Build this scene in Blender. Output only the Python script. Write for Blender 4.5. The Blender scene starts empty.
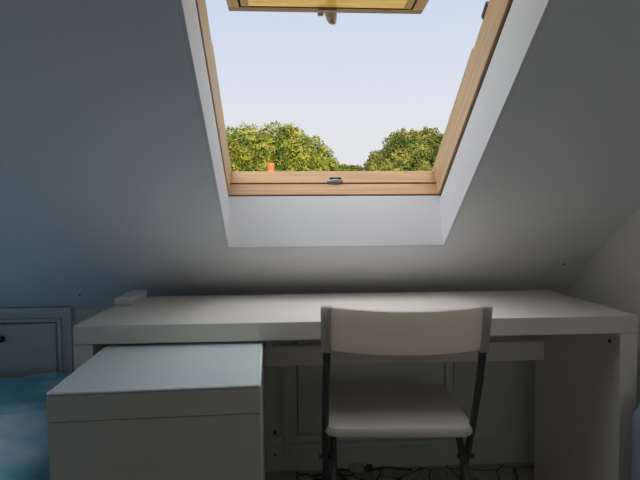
import bpy, bmesh, math, random
from mathutils import Vector, Matrix, noise
random.seed(7)
SC = bpy.context.scene
COL = SC.collection
R = math.radians

# ------------------------------------------------------------------ key dimensions (metres)
A = 0.6514                      # roof pitch (rad)
CA, SA, TA = math.cos(A), math.sin(A), math.tan(A)
ZR, YF = 1.1629, 1.3277         # ceiling height above the desk's front edge
cz = lambda y: ZR - TA * (y - YF)
YK = 1.983                      # knee wall
XR = 1.069                      # right wall
XL = -2.7                       # left wall
YB = -2.6                       # rear wall
HFLAT = 2.4
YFLAT = YF - (HFLAT - ZR) / TA
# skylight opening in the ceiling
WL, WR, WY = -0.2034, 0.5073, 1.6586
WC = Vector((0, WY, cz(WY)))
U = Vector((0, -CA, SA)); N = Vector((0, SA, CA))
S_TOP = 1.215                   # opening length up the slope

# ------------------------------------------------------------------ materials
def mat(name, color, rough=0.5, metallic=0.0, var=0.0, scale=8.0, bump=0.0, bscale=60.0, spec=0.5, coat=0.0):
    m = bpy.data.materials.new(name); m.use_nodes = True
    nt = m.node_tree; b = nt.nodes['Principled BSDF']
    b.inputs['Base Color'].default_value = (*color, 1)
    b.inputs['Roughness'].default_value = rough
    b.inputs['Metallic'].default_value = metallic
    b.inputs['Specular IOR Level'].default_value = spec
    b.inputs['Coat Weight'].default_value = coat
    tc = nt.nodes.new('ShaderNodeTexCoord')
    if var:
        n = nt.nodes.new('ShaderNodeTexNoise'); n.inputs['Scale'].default_value = scale; n.inputs['Detail'].default_value = 4
        nt.links.new(tc.outputs['Object'], n.inputs['Vector'])
        mx = nt.nodes.new('ShaderNodeMix'); mx.data_type = 'RGBA'
        mx.inputs[6].default_value = (*[c * (1 - var) for c in color], 1)
        mx.inputs[7].default_value = (*[min(1, c * (1 + var)) for c in color], 1)
        nt.links.new(n.outputs['Fac'], mx.inputs[0]); nt.links.new(mx.outputs[2], b.inputs['Base Color'])
    if bump:
        n2 = nt.nodes.new('ShaderNodeTexNoise'); n2.inputs['Scale'].default_value = bscale; n2.inputs['Detail'].default_value = 5
        nt.links.new(tc.outputs['Object'], n2.inputs['Vector'])
        bp = nt.nodes.new('ShaderNodeBump'); bp.inputs['Strength'].default_value = bump; bp.inputs['Distance'].default_value = 0.004
        nt.links.new(n2.outputs['Fac'], bp.inputs['Height']); nt.links.new(bp.outputs['Normal'], b.inputs['Normal'])
    return m

def wood(name, light, dark, axis, rough=0.45):
    """pine with grain running along one object axis"""
    m = bpy.data.materials.new(name); m.use_nodes = True
    nt = m.node_tree; b = nt.nodes['Principled BSDF']; b.inputs['Roughness'].default_value = rough
    tc = nt.nodes.new('ShaderNodeTexCoord'); mp = nt.nodes.new('ShaderNodeMapping')
    sc = [46, 46, 46]; sc[axis] = 2.2
    mp.inputs['Scale'].default_value = sc
    nt.links.new(tc.outputs['Object'], mp.inputs['Vector'])
    n = nt.nodes.new('ShaderNodeTexNoise'); n.inputs['Scale'].default_value = 1.6; n.inputs['Detail'].default_value = 6
    n.inputs['Distortion'].default_value = 0.6
    nt.links.new(mp.outputs['Vector'], n.inputs['Vector'])
    cr = nt.nodes.new('ShaderNodeValToRGB')
    cr.color_ramp.elements[0].position = 0.32; cr.color_ramp.elements[0].color = (*dark, 1)
    cr.color_ramp.elements[1].position = 0.62; cr.color_ramp.elements[1].color = (*light, 1)
    nt.links.new(n.outputs['Fac'], cr.inputs['Fac'])
    # sparse darker knots
    mp2 = nt.nodes.new('ShaderNodeMapping'); s2 = [22, 22, 22]; s2[axis] = 7
    mp2.inputs['Scale'].default_value = s2
    nt.links.new(tc.outputs['Object'], mp2.inputs['Vector'])
    v = nt.nodes.new('ShaderNodeTexVoronoi'); v.inputs['Scale'].default_value = 0.8
    nt.links.new(mp2.outputs['Vector'], v.inputs['Vector'])
    kr = nt.nodes.new('ShaderNodeValToRGB')
    kr.color_ramp.elements[0].position = 0.05; kr.color_ramp.elements[0].color = (0.55, 0.55, 0.55, 1)
    kr.color_ramp.elements[1].position = 0.13; kr.color_ramp.elements[1].color = (1, 1, 1, 1)
    nt.links.new(v.outputs['Distance'], kr.inputs['Fac'])
    mx = nt.nodes.new('ShaderNodeMix'); mx.data_type = 'RGBA'; mx.blend_type = 'MULTIPLY'; mx.inputs[0].default_value = 1
    nt.links.new(cr.outputs['Color'], mx.inputs[6]); nt.links.new(kr.outputs['Color'], mx.inputs[7])
    nt.links.new(mx.outputs[2], b.inputs['Base Color'])
    return m

M = {}
M['paint'] = mat('wall_paint', (0.86, 0.845, 0.82), 0.75, var=0.015, scale=3, bump=0.04, bscale=180)
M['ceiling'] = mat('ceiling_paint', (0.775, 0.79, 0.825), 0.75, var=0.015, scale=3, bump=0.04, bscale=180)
M['lining'] = mat('lining_paint', (0.72, 0.72, 0.75), 0.55, var=0.01, scale=4)
M['gloss'] = mat('woodwork_paint', (0.64, 0.66, 0.64), 0.45, var=0.03, scale=14)
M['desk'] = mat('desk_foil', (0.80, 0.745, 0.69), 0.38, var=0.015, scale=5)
M['unit'] = mat('shaded_foil', (0.66, 0.61, 0.545), 0.42, var=0.015, scale=5)  # desk foil darkened, the unit's shade put into its colour
M['chair'] = mat('chair_plastic', (0.74, 0.72, 0.68), 0.45, var=0.012, scale=9)
def translucent(m, f, col):
    nt = m.node_tree; b = nt.nodes['Principled BSDF']; out = nt.nodes['Material Output']
    t = nt.nodes.new('ShaderNodeBsdfTranslucent'); t.inputs['Color'].default_value = (*col, 1)
    mx = nt.nodes.new('ShaderNodeMixShader'); mx.inputs[0].default_value = f
    nt.links.new(b.outputs[0], mx.inputs[1]); nt.links.new(t.outputs[0], mx.inputs[2]); nt.links.new(mx.outputs[0], out.inputs['Surface'])
translucent(M['chair'], .48, (.85, .78, .68))
M['tube'] = mat('tube_steel', (0.055, 0.057, 0.06), 0.4, metallic=0.3)
M['hole'] = mat('dark_metal', (0.015, 0.015, 0.017), 0.5)
M['black'] = mat('black_rubber', (0.02, 0.02, 0.022), 0.5)
M['steel'] = mat('satin_steel', (0.52, 0.50, 0.47), 0.28, metallic=0.85)
M['greyplastic'] = mat('grey_plastic', (0.42, 0.43, 0.45), 0.4)
M['striker'] = mat('dull_zinc', (0.26, 0.26, 0.27), 0.4, metallic=0.5)
M['whiteplastic'] = mat('white_plastic', (0.76, 0.75, 0.70), 0.4, var=0.02)
M['boxwhite'] = mat('box_white', (0.86, 0.86, 0.84), 0.4)
M['duvet'] = mat('blue_cotton', (0.42, 0.71, 0.88), 0.85, var=0.16, scale=4, bump=0.15, bscale=240)
M['mattress'] = mat('mattress_cotton', (0.6, 0.62, 0.65), 0.9, var=0.03)
_n = M['duvet'].node_tree
_mx = [n for n in _n.nodes if n.type == 'MIX'][0]
_mx.inputs[6].default_value = (0.22, 0.56, 0.76, 1); _mx.inputs[7].default_value = (0.66, 0.78, 0.93, 1)
_r = _n.nodes.new('ShaderNodeMapRange'); _r.inputs['From Min'].default_value = .4; _r.inputs['From Max'].default_value = .62
_s = [n for n in _n.nodes if n.type == 'TEX_NOISE' and abs(n.inputs['Scale'].default_value - 4) < .1][0]
_n.links.new(_s.outputs['Fac'], _r.inputs['Value']); _n.links.new(_r.outputs['Result'], _mx.inputs[0])
M['blanket'] = mat('grey_blue_fleece', (0.26, 0.31, 0.39), 0.9, var=0.12, scale=10, bump=0.2, bscale=150)
M['pine_x'] = wood('pine_along', (0.48, 0.275, 0.125), (0.37, 0.195, 0.08), 0)
M['pine_y'] = wood('pine_upright', (0.63, 0.42, 0.24), (0.50, 0.31, 0.16), 1)
M['sash_x'] = wood('lit_varnished_pine_along', (0.96, 0.69, 0.17), (0.84, 0.52, 0.10), 0, 0.3)  # bounce light on the rail put into a brighter, yellower pine
M['sash_y'] = wood('shaded_varnished_pine_upright', (0.36, 0.21, 0.10), (0.26, 0.14, 0.065), 1, 0.4)  # shade on the stiles put into a browner pine
M['lip'] = wood('brown_pine', (0.24, 0.135, 0.08), (0.17, 0.09, 0.05), 0, 0.5)  # darker brown pine for the bottom rail's outer lip
M['seal'] = mat('rubber_seal', (0.04, 0.024, 0.014), 0.7)
M['clay'] = mat('terracotta', (0.40, 0.10, 0.035), 0.8, var=0.12, scale=12)
M['roof'] = mat('slate_tiles', (0.12, 0.12, 0.13), 0.7, var=0.2, scale=6)
M['grass'] = mat('dry_lawn', (0.33, 0.32, 0.15), 0.95, var=0.3, scale=0.4)
M['bark'] = mat('bark', (0.13, 0.09, 0.06), 0.9, var=0.3, scale=6, bump=0.5, bscale=12)
M['render_wall'] = mat('house_render', (0.5, 0.42, 0.35), 0.9, var=0.05)

def brick_mat():
    m = bpy.data.materials.new('brickwork'); m.use_nodes = True
    nt = m.node_tree; b = nt.nodes['Principled BSDF']; b.inputs['Roughness'].default_value = 0.9
    tc = nt.nodes.new('ShaderNodeTexCoord'); br = nt.nodes.new('ShaderNodeTexBrick')
    br.inputs['Color1'].default_value = (0.40, 0.17, 0.10, 1); br.inputs['Color2'].default_value = (0.30, 0.12, 0.08, 1)
    br.inputs['Mortar'].default_value = (0.4, 0.37, 0.33, 1); br.inputs['Scale'].default_value = 4.5
    nt.links.new(tc.outputs['Object'], br.inputs['Vector']); nt.links.new(br.outputs['Color'], b.inputs['Base Color'])
    return m
M['brick'] = brick_mat()

def carpet_mat():
    """dark taupe floor covering with a branching line pattern"""
    m = bpy.data.materials.new('patterned_carpet'); m.use_nodes = True
    nt = m.node_tree; b = nt.nodes['Principled BSDF']; b.inputs['Roughness'].default_value = 0.95
    tc = nt.nodes.new('ShaderNodeTexCoord')
    nz = nt.nodes.new('ShaderNodeTexNoise'); nz.inputs['Scale'].default_value = 9
    nt.links.new(tc.outputs['Object'], nz.inputs['Vector'])
    ad = nt.nodes.new('ShaderNodeMix'); ad.data_type = 'VECTOR'; ad.inputs[0].default_value = 0.05
    nt.links.new(tc.outputs['Object'], ad.inputs[4]); nt.links.new(nz.outputs['Color'], ad.inputs[5])
    cols = []
    for sc_, w in ((7.0, 0.016), (15.0, 0.012)):
        v = nt.nodes.new('ShaderNodeTexVoronoi'); v.feature = 'DISTANCE_TO_EDGE'; v.inputs['Scale'].default_value = sc_
        nt.links.new(ad.outputs[1], v.inputs['Vector'])
        r = nt.nodes.new('ShaderNodeValToRGB')
        r.color_ramp.elements[0].position = w * 0.6; r.color_ramp.elements[0].color = (0.08, 0.08, 0.08, 1)
        r.color_ramp.elements[1].position = w * 1.6; r.color_ramp.elements[1].color = (1, 1, 1, 1)
        nt.links.new(v.outputs['Distance'], r.inputs['Fac']); cols.append(r)
    mx = nt.nodes.new('ShaderNodeMix'); mx.data_type = 'RGBA'; mx.blend_type = 'MULTIPLY'; mx.inputs[0].default_value = 0.55
    nt.links.new(cols[0].outputs['Color'], mx.inputs[6]); nt.links.new(cols[1].outputs['Color'], mx.inputs[7])
    m2 = nt.nodes.new('ShaderNodeMix'); m2.data_type = 'RGBA'; m2.blend_type = 'MULTIPLY'; m2.inputs[0].default_value = 1
    m2.inputs[7].default_value = (0.42, 0.40, 0.38, 1)
    nt.links.new(mx.outputs[2], m2.inputs[6]); nt.links.new(m2.outputs[2], b.inputs['Base Color'])
    return m
M['carpet'] = carpet_mat()

def leaf_mat(name, c1, c2, c3):
    m = bpy.data.materials.new(name); m.use_nodes = True
    nt = m.node_tree; b = nt.nodes['Principled BSDF']; b.inputs['Roughness'].default_value = 0.7; b.inputs['Specular IOR Level'].default_value = 0.1
    tc = nt.nodes.new('ShaderNodeTexCoord'); n = nt.nodes.new('ShaderNodeTexNoise')
    n.inputs['Scale'].default_value = 1.3; n.inputs['Detail'].default_value = 2.5
    nt.links.new(tc.outputs['Object'], n.inputs['Vector'])
    cr = nt.nodes.new('ShaderNodeValToRGB')
    cr.color_ramp.elements[0].position = 0.35; cr.color_ramp.elements[0].color = (*c1, 1)
    cr.color_ramp.elements[1].position = 0.68; cr.color_ramp.elements[1].color = (*c3, 1)
    e = cr.color_ramp.elements.new(0.5); e.color = (*c2, 1)
    nt.links.new(n.outputs['Fac'], cr.inputs['Fac']); nt.links.new(cr.outputs['Color'], b.inputs['Base Color'])
    return m
M['leaf_gold'] = leaf_mat('golden_green_leaves', (0.045, 0.07, 0.010), (0.125, 0.14, 0.018), (0.215, 0.195, 0.032))
M['leaf_green'] = leaf_mat('olive_green_leaves', (0.035, 0.055, 0.011), (0.092, 0.108, 0.02), (0.19, 0.175, 0.04))

def thin_glass(name, tint, refl=0.08, rough=0.0):
    m = bpy.data.materials.new(name); m.use_nodes = True
    nt = m.node_tree; nt.nodes.remove(nt.nodes['Principled BSDF']); out = nt.nodes['Material Output']
    t = nt.nodes.new('ShaderNodeBsdfTransparent'); t.inputs['Color'].default_value = (*tint, 1)
    g = nt.nodes.new('ShaderNodeBsdfGlossy'); g.inputs['Roughness'].default_value = rough
    lw = nt.nodes.new('ShaderNodeLayerWeight'); lw.inputs['Blend'].default_value = 0.25
    mx = nt.nodes.new('ShaderNodeMixShader')
    nt.links.new(lw.outputs['Fresnel'], mx.inputs[0]); nt.links.new(t.outputs[0], mx.inputs[1]); nt.links.new(g.outputs[0], mx.inputs[2])
    nt.links.new(mx.outputs[0], out.inputs['Surface'])
    return m
M['pane'] = thin_glass('window_pane', (0.93, 0.96, 0.95))
M['glassedge'] = mat('glass_edge_glow', (0.95, 0.98, 0.97), 0.15)  # light glowing from the glass edge, put in as a near-white colour
M['glasstop'] = mat('glass_top', (0.74, 0.87, 0.89), 0.10, spec=0.5, coat=0.3)

# ------------------------------------------------------------------ mesh helpers
def nbm(): return bmesh.new()

def add_box(bm, x0, x1, y0, y1, z0, z1, bev=0.0, mi=0, seg=2):
    vs = [bm.verts.new(p) for p in ((x0, y0, z0), (x1, y0, z0), (x1, y1, z0), (x0, y1, z0), (x0, y0, z1), (x1, y0, z1), (x1, y1, z1), (x0, y1, z1))]
    fs = [bm.faces.new([vs[i] for i in f]) for f in ((3, 2, 1, 0), (4, 5, 6, 7), (0, 1, 5, 4), (1, 2, 6, 5), (2, 3, 7, 6), (3, 0, 4, 7))]
    for f in fs: f.material_index = mi
    if bev:
        es = list({e for f in fs for e in f.edges})
        r = bmesh.ops.bevel(bm, geom=es, offset=bev, segments=seg, affect='EDGES', profile=0.5)
        for f in r['faces']: f.material_index = mi
    return vs

def add_prism(bm, poly, axis, a0, a1, mi=0):
    """poly: 2-D outline; extruded along axis 0 (poly is y,z), 1 (x,z) or 2 (x,y)"""
    def P(p, a):
        return ((a, p[0], p[1]), (p[0], a, p[1]), (p[0], p[1], a))[axis]
    v0 = [bm.verts.new(P(p, a0)) for p in poly]; v1 = [bm.verts.new(P(p, a1)) for p in poly]
    n = len(poly); fs = [bm.faces.new(v0), bm.faces.new(v1)]
    for i in range(n): fs.append(bm.faces.new((v0[i], v0[(i + 1) % n], v1[(i + 1) % n], v1[i])))
    for f in fs: f.material_index = mi
    bmesh.ops.recalc_face_normals(bm, faces=fs)
    return fs

def add_hexa(bm, pts, mi=0):
    vs = [bm.verts.new(p) for p in pts]
    fs = [bm.faces.new([vs[i] for i in f]) for f in ((3, 2, 1, 0), (4, 5, 6, 7), (0, 1, 5, 4), (1, 2, 6, 5), (2, 3, 7, 6), (3, 0, 4, 7))]
    for f in fs: f.material_index = mi
    bmesh.ops.recalc_face_normals(bm, faces=fs)

def add_tube(bm, pts, r, seg=12, mi=0, cap=True):
    pts = [Vector(p) for p in pts]; rings = []
    up = None
    for i, p in enumerate(pts):
        d = (pts[min(i + 1, len(pts) - 1)] - pts[max(i - 1, 0)]).normalized()
        if up is None:
            up = d.orthogonal().normalized()
        up = (up - d * up.dot(d)).normalized(); w = d.cross(up)
        rr = r[i] if isinstance(r, (list, tuple)) else r
        rings.append([bm.verts.new(p + (up * math.cos(2 * math.pi * k / seg) + w * math.sin(2 * math.pi * k / seg)) * rr) for k in range(seg)])
    fs = []
    for a, b in zip(rings, rings[1:]):
        for k in range(seg): fs.append(bm.faces.new((a[k], a[(k + 1) % seg], b[(k + 1) % seg], b[k])))
    if cap: fs += [bm.faces.new(rings[0][::-1]), bm.faces.new(rings[-1])]
    for f in fs: f.material_index = mi
    return fs

def add_lathe(bm, prof, center, seg=24):
    c = Vector(center); rings = []
    for r, z in prof:
        rings.append([bm.verts.new(c + Vector((r * math.cos(2 * math.pi * k / seg), r * math.sin(2 * math.pi * k / seg), z))) for k in range(seg)])
    for a, b in zip(rings, rings[1:]):
        for k in range(seg): bm.faces.new((a[k], a[(k + 1) % seg], b[(k + 1) % seg], b[k]))
    bm.faces.new(rings[0][::-1]); bm.faces.new(rings[-1])

LOC = {}
def obj(name, bm, m, parent=None, local=False, smooth=False, kind=None):
    """link a bmesh as one mesh object; world-space shapes are shifted to the parent's base"""
    if parent is not None and not local:
        bmesh.ops.translate(bm, verts=bm.verts, vec=-LOC[parent.name])
    me = bpy.data.meshes.new(name); bm.normal_update(); bm.to_mesh(me); bm.free()
    for mm in (m if isinstance(m, (list, tuple)) else [m]): me.materials.append(mm)
    if smooth:
        for p in me.polygons: p.use_smooth = True
        me.set_sharp_from_angle(angle=R(40))
    o = bpy.data.objects.new(name, me); COL.objects.link(o)
    if parent is not None:
        o.parent = parent; LOC[o.name] = LOC[parent.name]
    else: LOC[o.name] = Vector((0, 0, 0))
    if kind: o['kind'] = kind
    return o

def thing(name, label, cat, loc=(0, 0, 0), rz=0.0, group=None, kind=None):
    o = bpy.data.objects.new(name, None); COL.objects.link(o)
    o.empty_display_size = 0.1
    o.location = loc; o.rotation_euler = (0, 0, rz); LOC[o.name] = Vector(loc)
    o['label'] = label; o['category'] = cat
    if group: o['group'] = group
    if kind: o['kind'] = kind
    return o

def tag(o, label, cat, group=None):
    o['label'] = label; o['category'] = cat
    if group: o['group'] = group
    return o

def struct(name, bm, m, label=None, **k):
    o = obj(name, bm, m, kind='structure', **k)
    if label: o['label'] = label
    return o

# ------------------------------------------------------------------ the room shell
bm = nbm(); add_box(bm, XL - .12, XR + .12, YB - .12, 2.9, -.12, 0)
struct('floor', bm, M['carpet'], 'dark taupe floor with a branching black line pattern')

# sloping ceiling: a slab with the skylight opening left out
def sl(x, s, t): return WC + Vector((x, 0, 0)) + U * s + N * t
def slab(bm, x0, x1, s0, s1, t0, t1, e0=0.0):
    """piece of the slope; e0 shears its upper edge (the splayed lower lining)"""
    add_hexa(bm, [sl(x0, s0, t0), sl(x1, s0, t0), sl(x1, s1, t0), sl(x0, s1, t0),
                  sl(x0, s0, t1), sl(x1, s0, t1), sl(x1, s1 + e0, t1), sl(x0, s1 + e0, t1)])
TT = 0.20
s_low = -(2.95 - WY) / CA                       # down past the knee wall to the eaves
s_high = (WY - YFLAT) / CA
LT = 0.010                                      # lining thickness
bm = nbm()
DX2 = -1.56                                     # roof window added for light, further left along the slope
HOLES = [(WL + DX2, WR + DX2), (WL, WR)]
def pierced(bm, x0, x1, s0, s1, t0, t1, g, lo, hi):
    xa = x0
    for a, b in HOLES:
        slab(bm, xa, a - g, s0, s1, t0, t1)
        slab(bm, a - g, b + g, s0, lo, t0, t1); slab(bm, a - g, b + g, hi, s1, t0, t1)
        xa = b + g
    slab(bm, xa, x1, s0, s1, t0, t1)
pierced(bm, XL, XR, s_low, s_high, 0, TT, LT, -LT, S_TOP + LT)
add_box(bm, XL, XR, YB, YFLAT, HFLAT, HFLAT + .2)
bmesh.ops.remove_doubles(bm, verts=bm.verts, dist=1e-5)
struct('ceiling', bm, M['ceiling'], 'sloping painted ceiling around the roof window')

# outer roof covering, up to the ridge
bm = nbm()
s_ridge = s_high + 1.1
F = 0.07
pierced(bm, XL - .3, XR + .3, s_low - .1, s_ridge, TT + .002, TT + .03, F, .074 - F, S_TOP + F)
rt = sl(0, s_ridge, TT + .03)
add_prism(bm, [(rt.y, rt.z - .03), (rt.y, rt.z), (YB - .4, rt.z - (rt.y - YB + .4) * TA), (YB - .4, rt.z - (rt.y - YB + .4) * TA - .03)], 0, XL - .3, XR + .3)
struct('roof', bm, M['roof'])

prof = [(YB - .12, -.12), (2.95, -.12), (2.95, cz(2.95) + .1), (YFLAT, HFLAT + .2), (YB - .12, HFLAT + .2)]
bm = nbm(); add_prism(bm, prof, 0, XR, XR + .12)
struct('wall_right', bm, M['paint'], 'pale gable wall right of the desk')
bm = nbm(); add_prism(bm, prof, 0, XL - .12, XL)
struct('wall_left', bm, M['paint'])
RW = (-.25, 1.0, 1.35, 2.3)
bm = nbm()
for a in ((XL, RW[0], 0, HFLAT), (RW[1], XR, 0, HFLAT), (RW[0], RW[1], 0, RW[2]), (RW[0], RW[1], RW[3], HFLAT)):
    add_box(bm, a[0], a[1], YB - .12, YB, a[2], a[3])
bmesh.ops.remove_doubles(bm, verts=bm.verts, dist=1e-5)
struct('wall_rear', bm, M['paint'])
bm = nbm(); add_box(bm, XL, .15, -.45, -.35, 0, HFLAT - .01)  # unseen partition added to keep the rear window's light off the unit
struct('added_shade_wall', bm, M['paint'])
w3 = thing('added_rear_window', 'wide unseen window added in the rear wall to light the room', 'window', ((RW[0] + RW[1]) / 2, YB - .06, RW[2]), kind='structure')  # out of view, added only as a light source from behind
bm = nbm()
for a in ((RW[0], RW[0] + .05, RW[2], RW[3]), (RW[1] - .05, RW[1], RW[2], RW[3]), (RW[0], RW[1], RW[2], RW[2] + .05), (RW[0], RW[1], RW[3] - .05, RW[3])):
    add_box(bm, a[0], a[1], YB - .09, YB - .04, a[2], a[3])
obj('window_frame', bm, M['gloss'], w3)
bm = nbm(); add_box(bm, RW[0] + .04, RW[1] - .04, YB - .068, YB - .062, RW[2] + .04, RW[3] - .04)
obj('pane', bm, M['pane'], w3)

# knee wall with two cupboard openings
D1 = (-1.335, -0.905, 0.13, 0.606)
D2 = (0.020, 0.607, 0.149, 0.606)
ZK = cz(YK) + .012
bm = nbm()
xs = [XL, D1[0] - .004, D1[1] + .004, D2[0] - .004, D2[1] + .004, XR]
for i in (0, 2, 4): add_box(bm, xs[i], xs[i + 1], YK, YK + .05, 0, ZK)
for d in (D1, D2):
    add_box(bm, d[0] - .004, d[1] + .004, YK, YK + .05, 0, d[2] - .004)
    add_box(bm, d[0] - .004, d[1] + .004, YK, YK + .05, d[3] + .004, ZK)
bmesh.ops.remove_doubles(bm, verts=bm.verts, dist=1e-5)
wb = struct('wall_back', bm, M['gloss'], 'low knee wall under the sloping ceiling')
for x_, z_ in ((-.072, .155), (-.071, .068)):
    bm = nbm(); add_tube(bm, [(x_, YK - .020, z_), (x_, YK + .002, z_)], .005, 12)
    obj('screw', bm, M['hole'], wb)

def mitred_frame(bm, d, w, yf, yb, bottom=True):
    x0, x1, z0, z1 = d
    g = .008
    x0 -= g; x1 += g; z0 -= g; z1 += g
    o = [(x0 - w, z0 - w), (x1 + w, z0 - w), (x1 + w, z1 + w), (x0 - w, z1 + w)]
    i = [(x0, z0), (x1, z0), (x1, z1), (x0, z1)]
    sides = (0, 1, 2, 3) if bottom else (1, 2, 3)
    for k in sides:
        j = (k + 1) % 4
        # stepped moulding: a thin inner band and a thicker outer band
        m_ = lambda f, a: (i[a][0] + (o[a][0] - i[a][0]) * f, i[a][1] + (o[a][1] - i[a][1]) * f)
        for f0, f1, y_ in ((0, .22, yf + .004), (.22, .62, yf + .012), (.62, 1, yf - .006)):
            add_prism(bm, [m_(f0, k), m_(f0, j), m_(f1, j), m_(f1, k)], 1, y_, yb)

for n_, d, w in ((1, D1, .056), (2, D2, .05)):
    bm = nbm(); mitred_frame(bm, d, w, YK - .018, YK)
    struct('trim_%d' % n_, bm, M['gloss'], 'mitred white frame around the eaves cupboard door')
bm = nbm(); add_box(bm, D1[0], D1[1], YK - .008, YK + .012, D1[2], D1[3], .0015)
d1 = struct('door_1', bm, M['gloss'], 'small white eaves cupboard door behind the bed')
bm = nbm()
add_tube(bm, [(-1.128, YK - .014, .541), (-1.108, YK - .028, .548), (-1.090, YK - .030, .556)], [.008, .010, .011], 10)
add_tube(bm, [(-1.11, YK - .026, .548), (-1.11, YK - .007, .548)], .005, 10)
obj('door_handle', bm, M['hole'], d1, smooth=True)
bm = nbm(); add_box(bm, D2[0], D2[1], YK - .008, YK + .012, D2[2], D2[3], .0015)
d2 = struct('door_2', bm, M['gloss'], 'white eaves cupboard door behind the chair, below the desk')
# skirting
bm = nbm()
add_prism(bm, [(YK, 0), (YK - .016, 0), (YK - .016, .112), (YK - .010, .128), (YK - .006, .132), (YK, .135)], 0, D1[1] + .066, D2[0] - .062)
add_prism(bm, [(YK, 0), (YK - .016, 0), (YK - .016, .082), (YK - .010, .09), (YK, .093)], 0, D2[0] - .06, D2[1] + .06)
add_prism(bm, [(YK, 0), (YK - .016, 0), (YK - .016, .112), (YK - .010, .128), (YK - .006, .132), (YK, .135)], 0, D2[1] + .062, XR)
struct('baseboard_back', bm, M['gloss'])

# two small nail heads left in the plaster
for (x, y), lb in (((-.781, 1.901), 'tiny dark nail hole in the ceiling above the eaves cupboard'), ((.981, 1.763), 'tiny dark nail head in the ceiling near the right wall')):
    bm = nbm(); add_lathe(bm, [(.0035, 0), (.0035, .0025), (.002, .0035)], (0, 0, 0), 10)
    bmesh.ops.rotate(bm, verts=bm.verts, cent=(0, 0, 0), matrix=Matrix.Rotation(math.pi - A, 3, 'X'))
    bmesh.ops.translate(bm, verts=bm.verts, vec=(x, y, cz(y)))
    tag(obj('nail', bm, M['hole'], smooth=True), lb, 'nail')

# ------------------------------------------------------------------ roof window (local axes: x, down the slope, outwards)
def roof_window(name, dx, label):
    o = bpy.data.objects.new(name, None); COL.objects.link(o)
    o.location = WC + Vector((dx, 0, 0)); o.rotation_euler = (-A, 0, 0); LOC[o.name] = Vector((0, 0, 0))
    o['kind'] = 'structure'; o['label'] = label; o['category'] = 'window'
    return o
win = roof_window('window_1', 0, 'open pine roof window above the desk')
T0, T1 = 0.159, 0.265                            # frame depth
SB = 0.074                                        # frame's lower inner face, up the slope
G = .007
# white lining boards
def lining(pts): 
    bm = nbm(); add_hexa(bm, pts); return obj('lining', bm, M['lining'], win, local=True)
TL = T0 - .005
eb = SB * TL / T0
TS = T0 - .024
lining([(WL - LT, LT, 0), (WR + LT, LT, 0), (WR + LT, 0, 0), (WL - LT, 0, 0), (WL - LT, -eb + LT, TL), (WR + LT, -eb + LT, TL), (WR + LT, -eb, TL), (WL - LT, -eb, TL)])
FR = WR - .007                                   # the frame sits a touch inside the right lining
for xa, xb, d_ in ((WL - LT, WL, 0), (WR, WR + LT, FR - WR)):
    lining([(xa, 0, 0), (xb, 0, 0), (xb, -S_TOP, 0), (xa, -S_TOP, 0), (xa + d_, -SB * TS / T0, TS), (xb + d_, -SB * TS / T0, TS), (xb + d_, -S_TOP, TS), (xa + d_, -S_TOP, TS)])
lining([(WL - LT, -S_TOP, 0), (WR + LT, -S_TOP, 0), (WR + LT, -S_TOP - LT, 0), (WL - LT, -S_TOP - LT, 0), (WL - LT, -S_TOP, TL), (WR + LT, -S_TOP, TL), (WR + LT, -S_TOP - LT, TL), (WL - LT, -S_TOP - LT, TL)])
# dark seal behind the shadow gap round the lining
bm = nbm()
add_box(bm, WL - .03, WL - .008, -S_TOP - .03, -SB + .03, T0 - .026, T0); add_box(bm, FR + .008, FR + .03, -S_TOP - .03, -SB + .03, T0 - .026, T0)
add_box(bm, WL - .008, WR + .008, -SB + .008, -SB + .03, T0 - .005, T0)
obj('seal', bm, M['seal'], win, local=True)
# fixed frame: bottom rail in two tiers with a rebate between, two stiles, head
FW = .058
bm = nbm()
tg = (T0 + .046, T0 + .0525)
add_box(bm, WL - FW, WR + FW, -SB, -SB + FW, T0, tg[0], .0015)
add_box(bm, WL - FW, WR + FW, -SB + .012, -SB + FW, tg[0] - .002, tg[1] + .002)
add_box(bm, WL - FW, WR + FW, -SB, -SB + FW, tg[1], T1, .0015)
obj('bottom_rail', bm, M['pine_x'], win, local=True)
for xa, xb in ((WL - FW, WL), (FR, FR + FW)):
    bm = nbm(); add_box(bm, xa, xb, -S_TOP - .002, -SB - .001, T0, T1, .0015)
    # outer weather lip, lower half
    xo = xb if xb == WL else xa
    add_box(bm, min(xo, (xa + xb) / 2), max(xo, (xa + xb) / 2), -.56, -SB + .02, T1 - .001, T1 + .013, .004)
    obj('stile', bm, M['pine_y'], win, local=True)
bm = nbm(); add_box(bm, WL - FW, WR + FW, -S_TOP - FW, -S_TOP, T0, T1, .0015)
obj('head_rail', bm, M['pine_x'], win, local=True)
# unseen shut roof window added to light the room; shares lining and frame meshes
win2 = roof_window('added_roof_window', DX2, 'shut pine roof window added above the bed to light the room')
for o in list(win.children):
    c = o.copy(); COL.objects.link(c); c.parent = win2
bm = nbm()
for a in ((WL - .02, WR + .02, -SB - .07, -SB + .02), (WL - .02, WR + .02, -S_TOP - .02, -S_TOP + .06), (WL - .02, WL + .05, -S_TOP + .06, -SB - .07), (WR - .05, WR + .02, -S_TOP + .06, -SB - .07)):
    add_box(bm, *a, T1 + .002, T1 + .055)
sh = obj('sash', bm, M['pine_y'], win2, local=True)
bm = nbm(); add_box(bm, WL + .045, WR - .045, -S_TOP + .055, -SB - .065, T1 + .025, T1 + .031)
obj('glass', bm, M['pane'], sh, local=True)
# stay arm bracket on the right stile
bm = nbm(); add_box(bm, FR - .003, FR + .016, -.69, -.645, T1 - .002, T1 + .017, .005)
obj('stay_bracket', bm, M['tube'], win, local=True, smooth=True)
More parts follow.
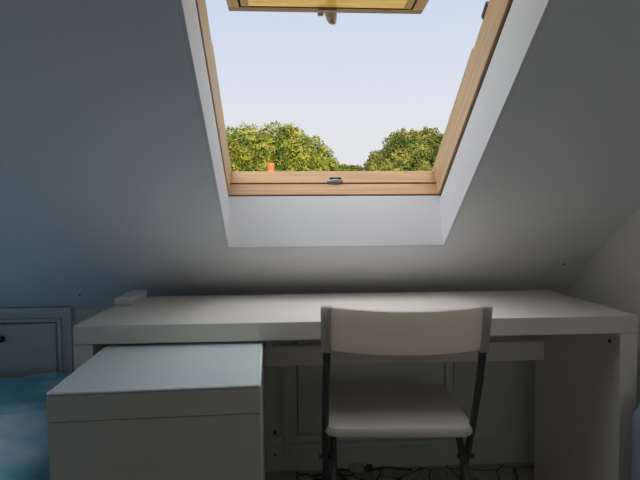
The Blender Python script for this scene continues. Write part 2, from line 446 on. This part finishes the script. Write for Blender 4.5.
# striker cup on the bottom rail
bm = nbm()
cx = .152
bmesh.ops.create_uvsphere(bm, u_segments=28, v_segments=16, radius=1)
for v in bm.verts:
    c = v.co
    v.co = Vector((cx + c.x * .028, -SB + .002 - max(c.y * -1, -.3) * .015, tg[1] + .004 + c.z * .0135))
st = obj('striker', bm, M['striker'], win, local=True, smooth=True)
bm = nbm(); add_box(bm, cx - .020, cx + .020, -SB - .0155, -SB - .004, tg[1] + .0065, tg[1] + .0115, .0015)
obj('striker_slot', bm, M['hole'], st, local=True)
# opening sash, hinged at the head and pushed out; local axes: x, towards its bottom edge, up
PHI = R(-2.6)
hx = (.868, 1.853)
SL = 1.135
SXL, SXR = -.231, .519
bm = nbm()
def two(*a, mi): add_box(bm, *a, mi=mi)
TH = .062
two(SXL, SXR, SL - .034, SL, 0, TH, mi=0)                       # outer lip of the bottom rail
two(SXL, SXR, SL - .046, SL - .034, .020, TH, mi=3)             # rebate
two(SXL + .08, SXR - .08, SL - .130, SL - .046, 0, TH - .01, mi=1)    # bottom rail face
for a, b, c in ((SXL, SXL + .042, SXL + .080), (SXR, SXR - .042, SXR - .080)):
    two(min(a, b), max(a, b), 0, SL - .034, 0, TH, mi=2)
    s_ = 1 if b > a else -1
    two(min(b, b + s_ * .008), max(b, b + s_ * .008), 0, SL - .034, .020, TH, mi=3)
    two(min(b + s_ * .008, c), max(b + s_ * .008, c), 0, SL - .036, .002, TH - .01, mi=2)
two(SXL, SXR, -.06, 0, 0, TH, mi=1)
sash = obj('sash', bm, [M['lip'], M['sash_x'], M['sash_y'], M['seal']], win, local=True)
Wm = Matrix.Translation((0, hx[0], hx[1])) @ Matrix.Rotation(PHI, 4, 'X')
sash.matrix_local = (Matrix.Translation(WC) @ Matrix.Rotation(-A, 4, 'X')).inverted() @ Wm
bm = nbm(); add_box(bm, SXL + .07, SXR - .07, .01, SL - .11, .030, .036)
obj('glass', bm, M['pane'], sash, local=True)
bm = nbm(); add_box(bm, SXL - .006, SXR + .006, -.05, SL + .004, TH, TH + .004)
hole = bm
bm.free(); bm = nbm()
for a in ((SXL - .006, SXL + .06, -.05, SL + .004), (SXR - .06, SXR + .006, -.05, SL + .004), (SXL + .06, SXR - .06, SL - .1, SL + .004), (SXL + .06, SXR - .06, -.05, .03)):
    add_box(bm, *a, TH, TH + .004)
obj('cover_flashing', bm, M['tube'], sash, local=True)
# latch handle below the bottom rail
bm = nbm(); hc = .154
add_box(bm, hc - .043, hc + .030, SL - .026, SL - .002, -.011, 0, .003)
hd = obj('handle', bm, M['whiteplastic'], sash, local=True, smooth=True)
bm = nbm()
pts = [(hc + .002, SL - .016, -.008), (hc + .002, SL - .014, -.020), (hc + .004, SL - .012, -.036), (hc + .008, SL - .011, -.047), (hc + .010, SL - .010, -.052)]
rings = []
for (px, py, pz), wx, wy in zip(pts, (.023, .023, .020, .014, .007), (.010, .011, .010, .008, .004)):
    rings.append([bm.verts.new((px + .006 + wx * math.cos(2 * math.pi * k / 20), py + wy * math.sin(2 * math.pi * k / 20), pz)) for k in range(20)])
for a, b in zip(rings, rings[1:]):
    for k in range(20): bm.faces.new((a[k], a[(k + 1) % 20], b[(k + 1) % 20], b[k]))
bm.faces.new(rings[0]); bm.faces.new(rings[-1][::-1])
bmesh.ops.recalc_face_normals(bm, faces=bm.faces)
obj('handle_lever', bm, M['steel'], sash, local=True, smooth=True)
bm = nbm(); add_tube(bm, [(hc - .044, SL - .016, -.015), (hc - .022, SL - .016, -.015)], .007, 12)
obj('handle_barrel', bm, M['steel'], sash, local=True, smooth=True)

# ------------------------------------------------------------------ desk
DX0, DX1 = -.5665, .952
DY0, DY1 = YF, YF + .4852
desk = thing('desk', 'long white desk under the roof window with thick top and side panels', 'desk', ((DX0 + DX1) / 2, (DY0 + DY1) / 2, 0))
bm = nbm(); add_box(bm, DX0, DX1, DY0, DY1, .681, .73, .0018)
obj('desk_top', bm, M['desk'], desk)
for a, b in ((DX0, DX0 + .05), (DX1 - .048, DX1)):
    bm = nbm(); add_box(bm, a, b, DY0 + .0005, DY1, 0, .6795, .0018)
    obj('side_panel', bm, M['desk'], desk)
bm = nbm(); add_box(bm, DX0 + .05, DX1 - .053, 1.737, 1.757, .49, .558, .0015)
obj('back_rail', bm, M['desk'], desk)
bm = nbm(); add_tube(bm, [(DX1 - .0505, 1.376, .648), (DX1 - .046, 1.376, .648)], .0055, 14)
obj('screw', bm, M['hole'], desk)
bm = nbm(); add_box(bm, -.074, -.058, 1.42, 1.45, .632, .6815, .002)
obj('bracket', bm, M['greyplastic'], desk)

# pull-out unit with a glass top, drawn out in front of the desk's left end
UX0, UX1, UY0, UY1 = -.473, -.064, 1.000, 1.66
unit = thing('side_unit', 'low white pull-out unit with glass top sliding out under desk left', 'drawer unit', (UX1, UY0, 0))
bm = nbm(); add_box(bm, UX0, UX1, UY0, UY1, .616, .6675, .0015)
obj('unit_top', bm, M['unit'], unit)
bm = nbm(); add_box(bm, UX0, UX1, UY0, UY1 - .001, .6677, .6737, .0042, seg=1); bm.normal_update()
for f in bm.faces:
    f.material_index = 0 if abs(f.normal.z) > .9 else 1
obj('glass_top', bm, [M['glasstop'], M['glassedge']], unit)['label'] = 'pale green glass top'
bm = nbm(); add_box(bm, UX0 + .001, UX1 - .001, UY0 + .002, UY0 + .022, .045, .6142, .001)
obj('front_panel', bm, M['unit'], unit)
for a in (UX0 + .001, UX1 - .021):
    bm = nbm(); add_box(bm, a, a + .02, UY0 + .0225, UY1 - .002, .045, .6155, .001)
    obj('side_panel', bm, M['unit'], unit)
bm = nbm(); add_box(bm, UX0 + .022, UX1 - .022, UY1 - .02, UY1 - .004, .045, .615)
obj('back_panel', bm, M['unit'], unit)
for x in (UX0 + .05, UX1 - .05):
    for y in (UY0 + .06, UY1 - .06):
        bm = nbm(); add_tube(bm, [(x - .011, y, .02), (x + .011, y, .02)], .02, 16); add_box(bm, x - .014, x + .014, y - .006, y + .006, .02, .047)
        obj('caster', bm, M['black'], unit, smooth=True)

unit.rotation_euler = (0, 0, R(2.5))

# small white box at the desk's left rear corner
bx = thing('plastic_box', 'small long white box at the rear left corner of the desk', 'box', (-.533, 1.71, .73))
bm = nbm(); add_box(bm, -.559, -.511, 1.622, 1.803, .7302, .7350, .0008)
obj('box_base', bm, M['boxwhite'], bx)
bm = nbm(); add_box(bm, -.560, -.510, 1.621, 1.804, .7358, .7545, .0012)
obj('box_lid', bm, M['boxwhite'], bx)

# ------------------------------------------------------------------ folding chair (local axes: x right, y forward)
ch = thing('folding_chair', 'white folding chair with grey steel legs pushed up to the desk', 'chair', (.275, 1.262, 0), R(-4.0))
TX = .187
TUBE = ((0, .250), (.46, .026), (.60, -.040), (.66, -.064), (.72, -.082), (.82, -.103))
def ytube(z):                                  # the long tube from front foot up to the backrest
    for (a, ya), (b, yb) in zip(TUBE, TUBE[1:]):
        if z <= b: break
    return ya + (yb - ya) * (z - a) / (b - a)
def tubex(z):                                  # the long tubes spread a little below the backrest
    return TX + .006 * min(1, max(0, (.69 - z) / .19))
# seat: rounded slab with a rolled lip
def rrect(x0, x1, y0, y1, r, n=7):
    out = []
    for cx_, cy_, a0 in ((x1 - r, y1 - r, 0), (x0 + r, y1 - r, 90), (x0 + r, y0 + r, 180), (x1 - r, y0 + r, 270)):
        for k in range(n + 1):
            a = R(a0 + 90 * k / n); out.append((cx_ + r * math.cos(a), cy_ + r * math.sin(a)))
    return out
def rounded_slab(bm, x0, x1, y0, y1, r, levels):
    rings = []
    for inset, z in levels:
        rings.append([bm.verts.new((p[0], p[1], z)) for p in rrect(x0 + inset, x1 - inset, y0 + inset, y1 - inset, max(r - inset, .004))])
    n = len(rings[0])
    for a, b in zip(rings, rings[1:]):
        for k in range(n): bm.faces.new((a[k], a[(k + 1) % n], b[(k + 1) % n], b[k]))
    bm.faces.new(rings[0][::-1]); bm.faces.new(rings[-1])
bm = nbm()
rounded_slab(bm, -.196, .196, 0, .355, .040, [(.012, .436), (.003, .438), (0, .443), (0, .454), (.003, .460), (.010, .4625), (.03, .4615), (.06, .459)])
obj('seat', bm, M['chair'], ch, local=True, smooth=True)
# backrest: curved board with sleeves over the tubes
bm = nbm()
def back_pt(u_, z, off):
    """u_ in -1..1; board bows away from the sitter in the middle"""
    x = u_ * (TX + .003)
    y = ytube(z) + .004 - .050 * (1 - u_ * u_) + off
    return (x, y, z)
NU = 28
zt, zb = .797, .687
prof_b = [(zb, .006), (zb - .002, 0), (zb, -.006), (zb + .02, -.007), ((zt + zb) / 2, -.007), (zt - .02, -.007), (zt - .002, -.0065), (zt, 0), (zt - .002, .0065), (zt - .02, .007), ((zt + zb) / 2, .007), (zb + .02, .007)]
rows = []
for i in range(NU + 1):
    u_ = -1 + 2 * i / NU
    rows.append([bm.verts.new(back_pt(u_, z - (.004 * (1 - u_ * u_) if z > .75 else 0), o_)) for z, o_ in prof_b])
npf = len(prof_b)
for a, b in zip(rows, rows[1:]):
    for k in range(npf): bm.faces.new((a[k], b[k], b[(k + 1) % npf], a[(k + 1) % npf]))
bm.faces.new(rows[0]); bm.faces.new(rows[-1][::-1])
bmesh.ops.recalc_face_normals(bm, faces=bm.faces)
br = obj('backrest', bm, M['chair'], ch, local=True, smooth=True)
for s_ in (-1, 1):
    bm = nbm()
    zs = (zb - .006, zb - .004, zt - .002, zt + .001)
    rr = (.0125, .0145, .0145, .010)
    rings = []
    for z, r_ in zip(zs, rr):
        rings.append([bm.verts.new((s_ * TX + r_ * math.cos(2 * math.pi * k / 18), ytube(z) + .9 * r_ * math.sin(2 * math.pi * k / 18), z)) for k in range(18)])
    for a, b in zip(rings, rings[1:]):
        for k in range(18): bm.faces.new((a[k], a[(k + 1) % 18], b[(k + 1) % 18], b[k]))
    bm.faces.new(rings[0][::-1]); bm.faces.new(rings[-1])
    obj('sleeve', bm, M['chair'], br, local=True, smooth=True)
for s_ in (-1, 1):
    bm = nbm(); add_tube(bm, [(s_ * tubex(z), ytube(z), z) for z in (.78, .72, .69, .66, .63, .60, .46, .012)], .0095, 14)
    lg = obj('leg', bm, M['tube'], ch, local=True, smooth=True)
    bm = nbm(); add_tube(bm, [(s_ * tubex(0), ytube(.03), .03), (s_ * tubex(0), ytube(0) , 0)], .0135, 14)
    obj('foot_cap', bm, M['black'], lg, local=True, smooth=True)
    bm = nbm(); xi = s_ * (TX - .015)
    add_tube(bm, [(xi, .112, .437), (xi, -.308, .012)], .0095, 14)
    lg = obj('leg', bm, M['tube'], ch, local=True, smooth=True)
    bm = nbm(); add_tube(bm, [(xi, -.290, .03), (xi, -.320, 0)], .0125, 14)
    obj('foot_cap', bm, M['black'], lg, local=True, smooth=True)
    bm = nbm(); zc_ = .352; add_tube(bm, [(s_ * (TX - .020), ytube(zc_), zc_), (s_ * (TX + .024), ytube(zc_), zc_)], .006, 12)
    obj('pivot', bm, M['tube'], ch, local=True, smooth=True)
for x_, y_, z_ in ((TX + .012, ytube(.10), .10), (TX - .010, -.308 + .42 * (.075 - .012) / .425, .075)):
    bm = nbm(); add_tube(bm, [(-x_, y_, z_), (x_, y_, z_)], .008, 12)
    obj('stretcher', bm, M['tube'], ch, local=True, smooth=True)

# ------------------------------------------------------------------ bed corner at the left
BX0, BX1, BY0, BY1 = -2.55, -.60, .20, 1.955
bed = thing('bed', 'low bed along the left side under the blue duvet', 'bed', ((BX0 + BX1) / 2, (BY0 + BY1) / 2, 0))
bm = nbm(); add_box(bm, BX0, BX1, BY0, BY1, .09, .19, .01)
obj('bed_base', bm, M['whiteplastic'], bed)
bm = nbm(); add_box(bm, BX0 + .01, BX1 - .015, BY0 + .01, BY1 - .005, .192, .352, .04, seg=4)
obj('mattress', bm, M['mattress'], bed, smooth=True)
for x in (BX0 + .06, BX1 - .06):
    for y in (BY0 + .06, BY1 - .06):
        bm = nbm(); add_box(bm, x - .03, x + .03, y - .03, y + .03, 0, .091, .004)
        obj('leg', bm, M['whiteplastic'], bed)
bm = nbm()
NX, NY = 190, 170
def duvet_pt(i, j, top):
    fx, fy = i / NX, j / NY
    x = BX0 + (BX1 - BX0) * fx; y = BY0 + (BY1 - BY0) * fy
    z = .362
    if top:
        p = Vector((x * 3.1, y * 5.5, 0))
        w = noise.noise(p) * .5 + noise.noise(p * 2.3 + Vector((3, 1, 0))) * .3 + .35 * abs(noise.noise(Vector((x * 2.2 + y, y * 9 - x * 2, 5))))
        cr_ = (1 - abs(noise.noise(Vector((x * 2.6 + .5 * y, y * 6.5 - x * 1.2, 9))))) ** 6 + .7 * (1 - abs(noise.noise(Vector((x * 5 + 2 * y, y * 7 + x * 4, 3))))) ** 7
        z = .406 + .030 * w + .011 * cr_
        e = min(fx, 1 - fx) * (BX1 - BX0); e2 = fy * (BY1 - BY0)
        k = min(1, min(e, e2) / .07); z = .352 + (z - .352) * math.sqrt(max(0, 1 - (1 - k) ** 2))
    return Vector((x, y, z))
tg_ = [[bm.verts.new(duvet_pt(i, j, True)) for j in range(NY + 1)] for i in range(NX + 1)]
for i in range(NX):
    for j in range(NY): bm.faces.new((tg_[i][j], tg_[i + 1][j], tg_[i + 1][j + 1], tg_[i][j + 1]))
# skirts hanging at the near and right sides
edge = [tg_[i][0] for i in range(NX + 1)] + [tg_[NX][j] for j in range(1, NY + 1)]
prev = edge
for dz in (.05, .11, .17):
    cur = []
    for k, v in enumerate(edge):
        w = .006 * noise.noise(Vector((k * .22, dz * 6, 2)))
        near = k <= NX
        cur.append(bm.verts.new((v.co.x + (0 if k < NX else .012 + w), v.co.y - ((.012 + w) if near else 0), .352 - dz)))
    for k in range(len(edge) - 1): bm.faces.new((prev[k], cur[k], cur[k + 1], prev[k + 1]))
    prev = cur
bmesh.ops.recalc_face_normals(bm, faces=bm.faces)
tag(obj('duvet', bm, M['duvet'], smooth=True), 'crumpled blue bedding on the bed at the left edge', 'duvet')

# folded blue-grey blanket standing beside the desk's right leg
bm = nbm()
bmesh.ops.create_icosphere(bm, subdivisions=5, radius=1)
for v in bm.verts:
    c = v.co.copy()
    sx = lambda a, p: math.copysign(abs(a) ** p, a)
    q = Vector((sx(c.x, .62), sx(c.y, .62), sx(c.z, .42)))
    a = math.atan2(c.y, c.x)
    fold = .05 * math.sin(a * 7 + 2.2 * c.z) + .10 * noise.noise(c * 2.1)
    q *= 1 + fold * .6
    v.co = Vector((.950 + q.x * .078 + .012 * (1 - abs(c.z)), 1.205 + q.y * .085, .272 + q.z * .262))
mz = min(v.co.z for v in bm.verts)
bmesh.ops.translate(bm, verts=bm.verts, vec=(0, 0, -mz))
tag(obj('blanket', bm, M['blanket'], smooth=True), 'rolled blue-grey blanket standing on the floor before desk right panel', 'blanket')

# plug and lead on the floor against the skirting
cb = thing('power_lead', 'black power lead with pale plug lying along the skirting under the desk', 'cable', (.26, 1.945, 0))
bm = nbm(); add_box(bm, .222, .276, 1.928, 1.960, .002, .026, .004)
obj('plug', bm, M['greyplastic'], cb, smooth=True)
bm = nbm(); add_box(bm, .290, .312, 1.932, 1.956, .002, .024, .004)
add_tube(bm, [(.274, 1.944, .013), (.292, 1.944, .013)], .007, 10)
obj('socket', bm, M['tube'], cb, smooth=True)
bm = nbm()
add_tube(bm, [(.31 + .02 * k, 1.944 + .012 * math.sin(k * .6), .0055) for k in range(9)], .004, 8)
obj('cord', bm, M['black'], cb, smooth=True)
bm = nbm()
add_tube(bm, [(.224 - .02 * k, 1.944 + .010 * math.sin(k * .5), .0055) for k in range(5)], .004, 8)
obj('cord', bm, M['black'], cb, smooth=True)

# ------------------------------------------------------------------ outside
GZ = -6.0
bm = nbm(); add_box(bm, -150, 150, 3.2, 250, GZ - .2, GZ)
struct('ground', bm, M['grass'])

def tree(label, cx, cy, blobs, nleaf, m, seed, trunk_x=None, lsize=.085):
    """blobs: (x, z, r) at depth cy"""
    rnd = random.Random(seed)
    t = thing('tree', label, 'tree', (cx, cy, GZ))
    bm = nbm()
    wts = [b[2] ** 2 for b in blobs]
    for _ in range(nleaf):
        bx_, bz_, br_ = rnd.choices(blobs, wts)[0]
        while True:
            d = Vector((rnd.gauss(0, 1), rnd.gauss(0, 1), rnd.gauss(0, 1)))
            if d.length > .1: break
        d.normalize()
        c0 = Vector((bx_, cy, bz_))
        rad = br_ * (1 - .38 * rnd.random() ** 2.0)
        rad *= 1 + .30 * noise.noise(d * 2.6 + Vector((bx_, bz_, seed))) + .24 * noise.noise(d * 5.5 + Vector((bz_, bx_, seed)))
        p = c0 + Vector((d.x, d.y * .9, d.z * .92)) * rad
        # a leaf: a folded rhombus
        nrm = (d + Vector((rnd.gauss(0, .55), rnd.gauss(0, .55), rnd.gauss(0, .55) + .35))).normalized()
        a = nrm.orthogonal().normalized(); a.rotate(Matrix.Rotation(rnd.random() * 6.283, 3, nrm)); b = nrm.cross(a)
        s_ = lsize * (.6 + .8 * rnd.random())
        v = [bm.verts.new(p - a * s_), bm.verts.new(p + b * s_ * .5 - nrm * s_ * .12), bm.verts.new(p + a * s_), bm.verts.new(p - b * s_ * .5 - nrm * s_ * .12)]
        bm.faces.new((v[0], v[1], v[2])); bm.faces.new((v[0], v[2], v[3]))
    obj('foliage', bm, m, t)
    bm = nbm()
    tx = cx if trunk_x is None else trunk_x
    add_tube(bm, [(tx, cy, GZ), (tx + .1, cy, GZ + 2), (tx - .05, cy, GZ + 4.5), (tx, cy, GZ + 8)], [.38, .30, .26, .16], 12)
    for bx_, bz_, br_ in blobs:
        add_tube(bm, [(tx, cy, GZ + 5.5), ((tx + bx_) / 2 + .1, cy + .1, (GZ + 5.5 + bz_) / 2 + .2), (bx_, cy, bz_ + br_ * .3)], [.14, .09, .03], 8)
    obj('trunk', bm, M['bark'], t, smooth=True)
    return t

K = .0594
def PX(px): return (px - 290.4) * K
def PZ(py, px=300): return 1.008 + (216.9 - py - (px - 291) * .0072) * K
def blobs(*a): return [(PX(x), PZ(y, x), r * K) for x, y, r in a]
tree('large golden-green tree at the left behind the orange chimney pot', PX(262), 30,
     blobs((246, 152, 27), (275, 152, 27), (300, 158, 27), (316, 170, 23), (212, 160, 33), (262, 172, 36), (295, 185, 36), (180, 178, 40), (225, 195, 40), (322, 188, 20), (330, 164, 6), (288, 136, 11)),
     85000, M['leaf_gold'], 3)
tree('small low tree in the gap between the two large trees', PX(349), 33,
     [(x * 1.1, 1.008 + (z - 1.008) * 1.1, r * 1.1) for x, z, r in blobs((344, 173, 9), (355, 174, 9), (349, 186, 14), (337, 176, 8))],
     15000, M['leaf_gold'], 5)
tree('olive-green tree at the right edge of the window opening', PX(415), 30,
     blobs((404, 149, 20), (425, 150, 23), (390, 166, 14), (378, 159, 9), (372, 167, 8), (446, 160, 28), (410, 178, 34), (455, 185, 36), (385, 180, 18)),
     70000, M['leaf_green'], 9)

# neighbouring house: only its chimney pot rises into view
HY = 17.0
hxc = -.78
hs = thing('house', 'neighbouring house with an orange chimney pot before the left tree', 'house', (hxc, HY, GZ))
bm = nbm(); add_box(bm, hxc - 4, hxc + 4, HY - 2.2, HY + 2.2, GZ, -.5)
add_prism(bm, [(HY - 2.2, -.5), (HY + 2.2, -.5), (HY, 1.2)], 0, hxc - 4, hxc + 4)
obj('wall', bm, M['render_wall'], hs)
bm = nbm()
for s_ in (-1, 1):
    add_prism(bm, [(HY + s_ * 2.6, -.75), (HY + s_ * 2.6, -.67), (HY, 1.36), (HY, 1.22)], 0, hxc - 4.3, hxc + 4.3)
obj('roof', bm, M['roof'], hs)
bm = nbm(); add_box(bm, hxc - .34, hxc + .34, HY - .25, HY + .25, .6, 2.05, .01); add_box(bm, hxc - .38, hxc + .38, HY - .29, HY + .29, 2.05, 2.15, .01)
stk = obj('chimney_stack', bm, M['brick'], hs)
bm = nbm(); add_lathe(bm, [(.13, 2.14), (.115, 2.3), (.105, 2.62), (.125, 2.65), (.125, 2.72), (.10, 2.73), (.085, 2.72), (.085, 2.4)], (hxc + .12, HY, .07), 20)
obj('chimney_pot', bm, M['clay'], stk, smooth=True)['label'] = 'orange terracotta chimney pot'

# ------------------------------------------------------------------ sky, sun and window light
w = bpy.data.worlds.new('sky'); SC.world = w; w.use_nodes = True
nt = w.node_tree; bg = nt.nodes['Background']
tc = nt.nodes.new('ShaderNodeTexCoord'); sp = nt.nodes.new('ShaderNodeSeparateXYZ')
nt.links.new(tc.outputs['Generated'], sp.inputs[0])
cr = nt.nodes.new('ShaderNodeValToRGB'); nt.links.new(sp.outputs['Z'], cr.inputs['Fac'])
els = cr.color_ramp.elements
ZEN = 1.7
els[0].position = 0.0; els[0].color = (.80, .80, .81, 1)
els[1].position = 1.0; els[1].color = (.97 * ZEN, .98 * ZEN, 1.0 * ZEN, 1)
for p_, c_ in ((.17, (.765, .78, .82)), (.26, (.70, .755, .86)), (.40, (.60, .69, .85)), (.56, (.9 * 1.3, .95 * 1.3, 1.3)), (.72, (.96 * ZEN, .98 * ZEN, 1.0 * ZEN))):
    e = els.new(p_); e.color = (*c_, 1)
SUN_DIR = Vector((.5, -.75, .45)).normalized()
# warmer and brighter towards the low sun, plus an overhead lobe added to lift the indoor light
def lobe(direction, lo, hi, col, prev):
    d = nt.nodes.new('ShaderNodeVectorMath'); d.operation = 'DOT_PRODUCT'; d.inputs[1].default_value = direction
    nt.links.new(tc.outputs['Generated'], d.inputs[0])
    mr = nt.nodes.new('ShaderNodeMapRange'); mr.interpolation_type = 'SMOOTHSTEP'
    mr.inputs['From Min'].default_value = lo; mr.inputs['From Max'].default_value = hi
    nt.links.new(d.outputs['Value'], mr.inputs['Value'])
    mx = nt.nodes.new('ShaderNodeMix'); mx.data_type = 'RGBA'
    nt.links.new(mr.outputs['Result'], mx.inputs[0]); nt.links.new(prev, mx.inputs[6]); mx.inputs[7].default_value = (*col, 1)
    return mx.outputs[2]
SKY_SUN = (6.8, 6.3, 5.6)
o_ = lobe(Vector((.1, -.97, .2)).normalized(), .72, .98, SKY_SUN, cr.outputs['Color'])
o_ = lobe(Vector((-.24, -.30, .91)).normalized(), .55, .95, (4.35, 4.35, 4.5), o_)
nt.links.new(o_, bg.inputs['Color'])
bg.inputs['Strength'].default_value = 1.0

sun = bpy.data.lights.new('evening_sun', 'SUN'); sun.energy = 4.6; sun.color = (1, .86, .62); sun.angle = R(1)
so = bpy.data.objects.new('evening_sun', sun); COL.objects.link(so)
so.rotation_euler = SUN_DIR.to_track_quat('Z', 'Y').to_euler()

def portal(name, loc, rot, sx, sy):
    l = bpy.data.lights.new(name, 'AREA'); l.shape = 'RECTANGLE'; l.size = sx; l.size_y = sy
    l.cycles.is_portal = True
    o = bpy.data.objects.new(name, l); COL.objects.link(o); o.location = loc; o.rotation_euler = rot
pc = sl((WL + WR) / 2, (S_TOP + SB) / 2, T1 + .01)
portal('skylight_portal', pc, (-A, 0, 0), WR - WL + .02, S_TOP - SB + .02)
portal('added_rear_portal', ((RW[0] + RW[1]) / 2, YB - .1, (RW[2] + RW[3]) / 2), (R(90), 0, 0), RW[1] - RW[0], RW[3] - RW[2])
portal('added_skylight_portal', pc + Vector((DX2, 0, 0)), (-A, 0, 0), WR - WL + .02, S_TOP - SB + .02)

# ------------------------------------------------------------------ camera
cam = bpy.data.cameras.new('camera'); co = bpy.data.objects.new('camera', cam); COL.objects.link(co)
FPX = 505.316
cam.sensor_width = 36; cam.lens = FPX / 640 * 36; cam.clip_start = .02; cam.clip_end = 600
fwd = Vector((0.05674008, 0.99732221, -0.04614079)); rgt = Vector((0.9983406, -0.05713169, -0.00721226)); upv = rgt.cross(fwd)
mw = Matrix((rgt, upv, -fwd)).transposed().to_4x4(); mw.translation = Vector((0, 0, 1.0078))
co.matrix_world = mw
SC.camera = co

SC.view_settings.view_transform = 'Standard'; SC.view_settings.look = 'None'
SC.view_settings.gamma = 1; SC.view_settings.use_curve_mapping = False
SC.view_settings.exposure = 0.0
SC.cycles.use_denoising = True
SC.cycles.max_bounces = 14; SC.cycles.diffuse_bounces = 8
SC.cycles.sample_clamp_indirect = 6
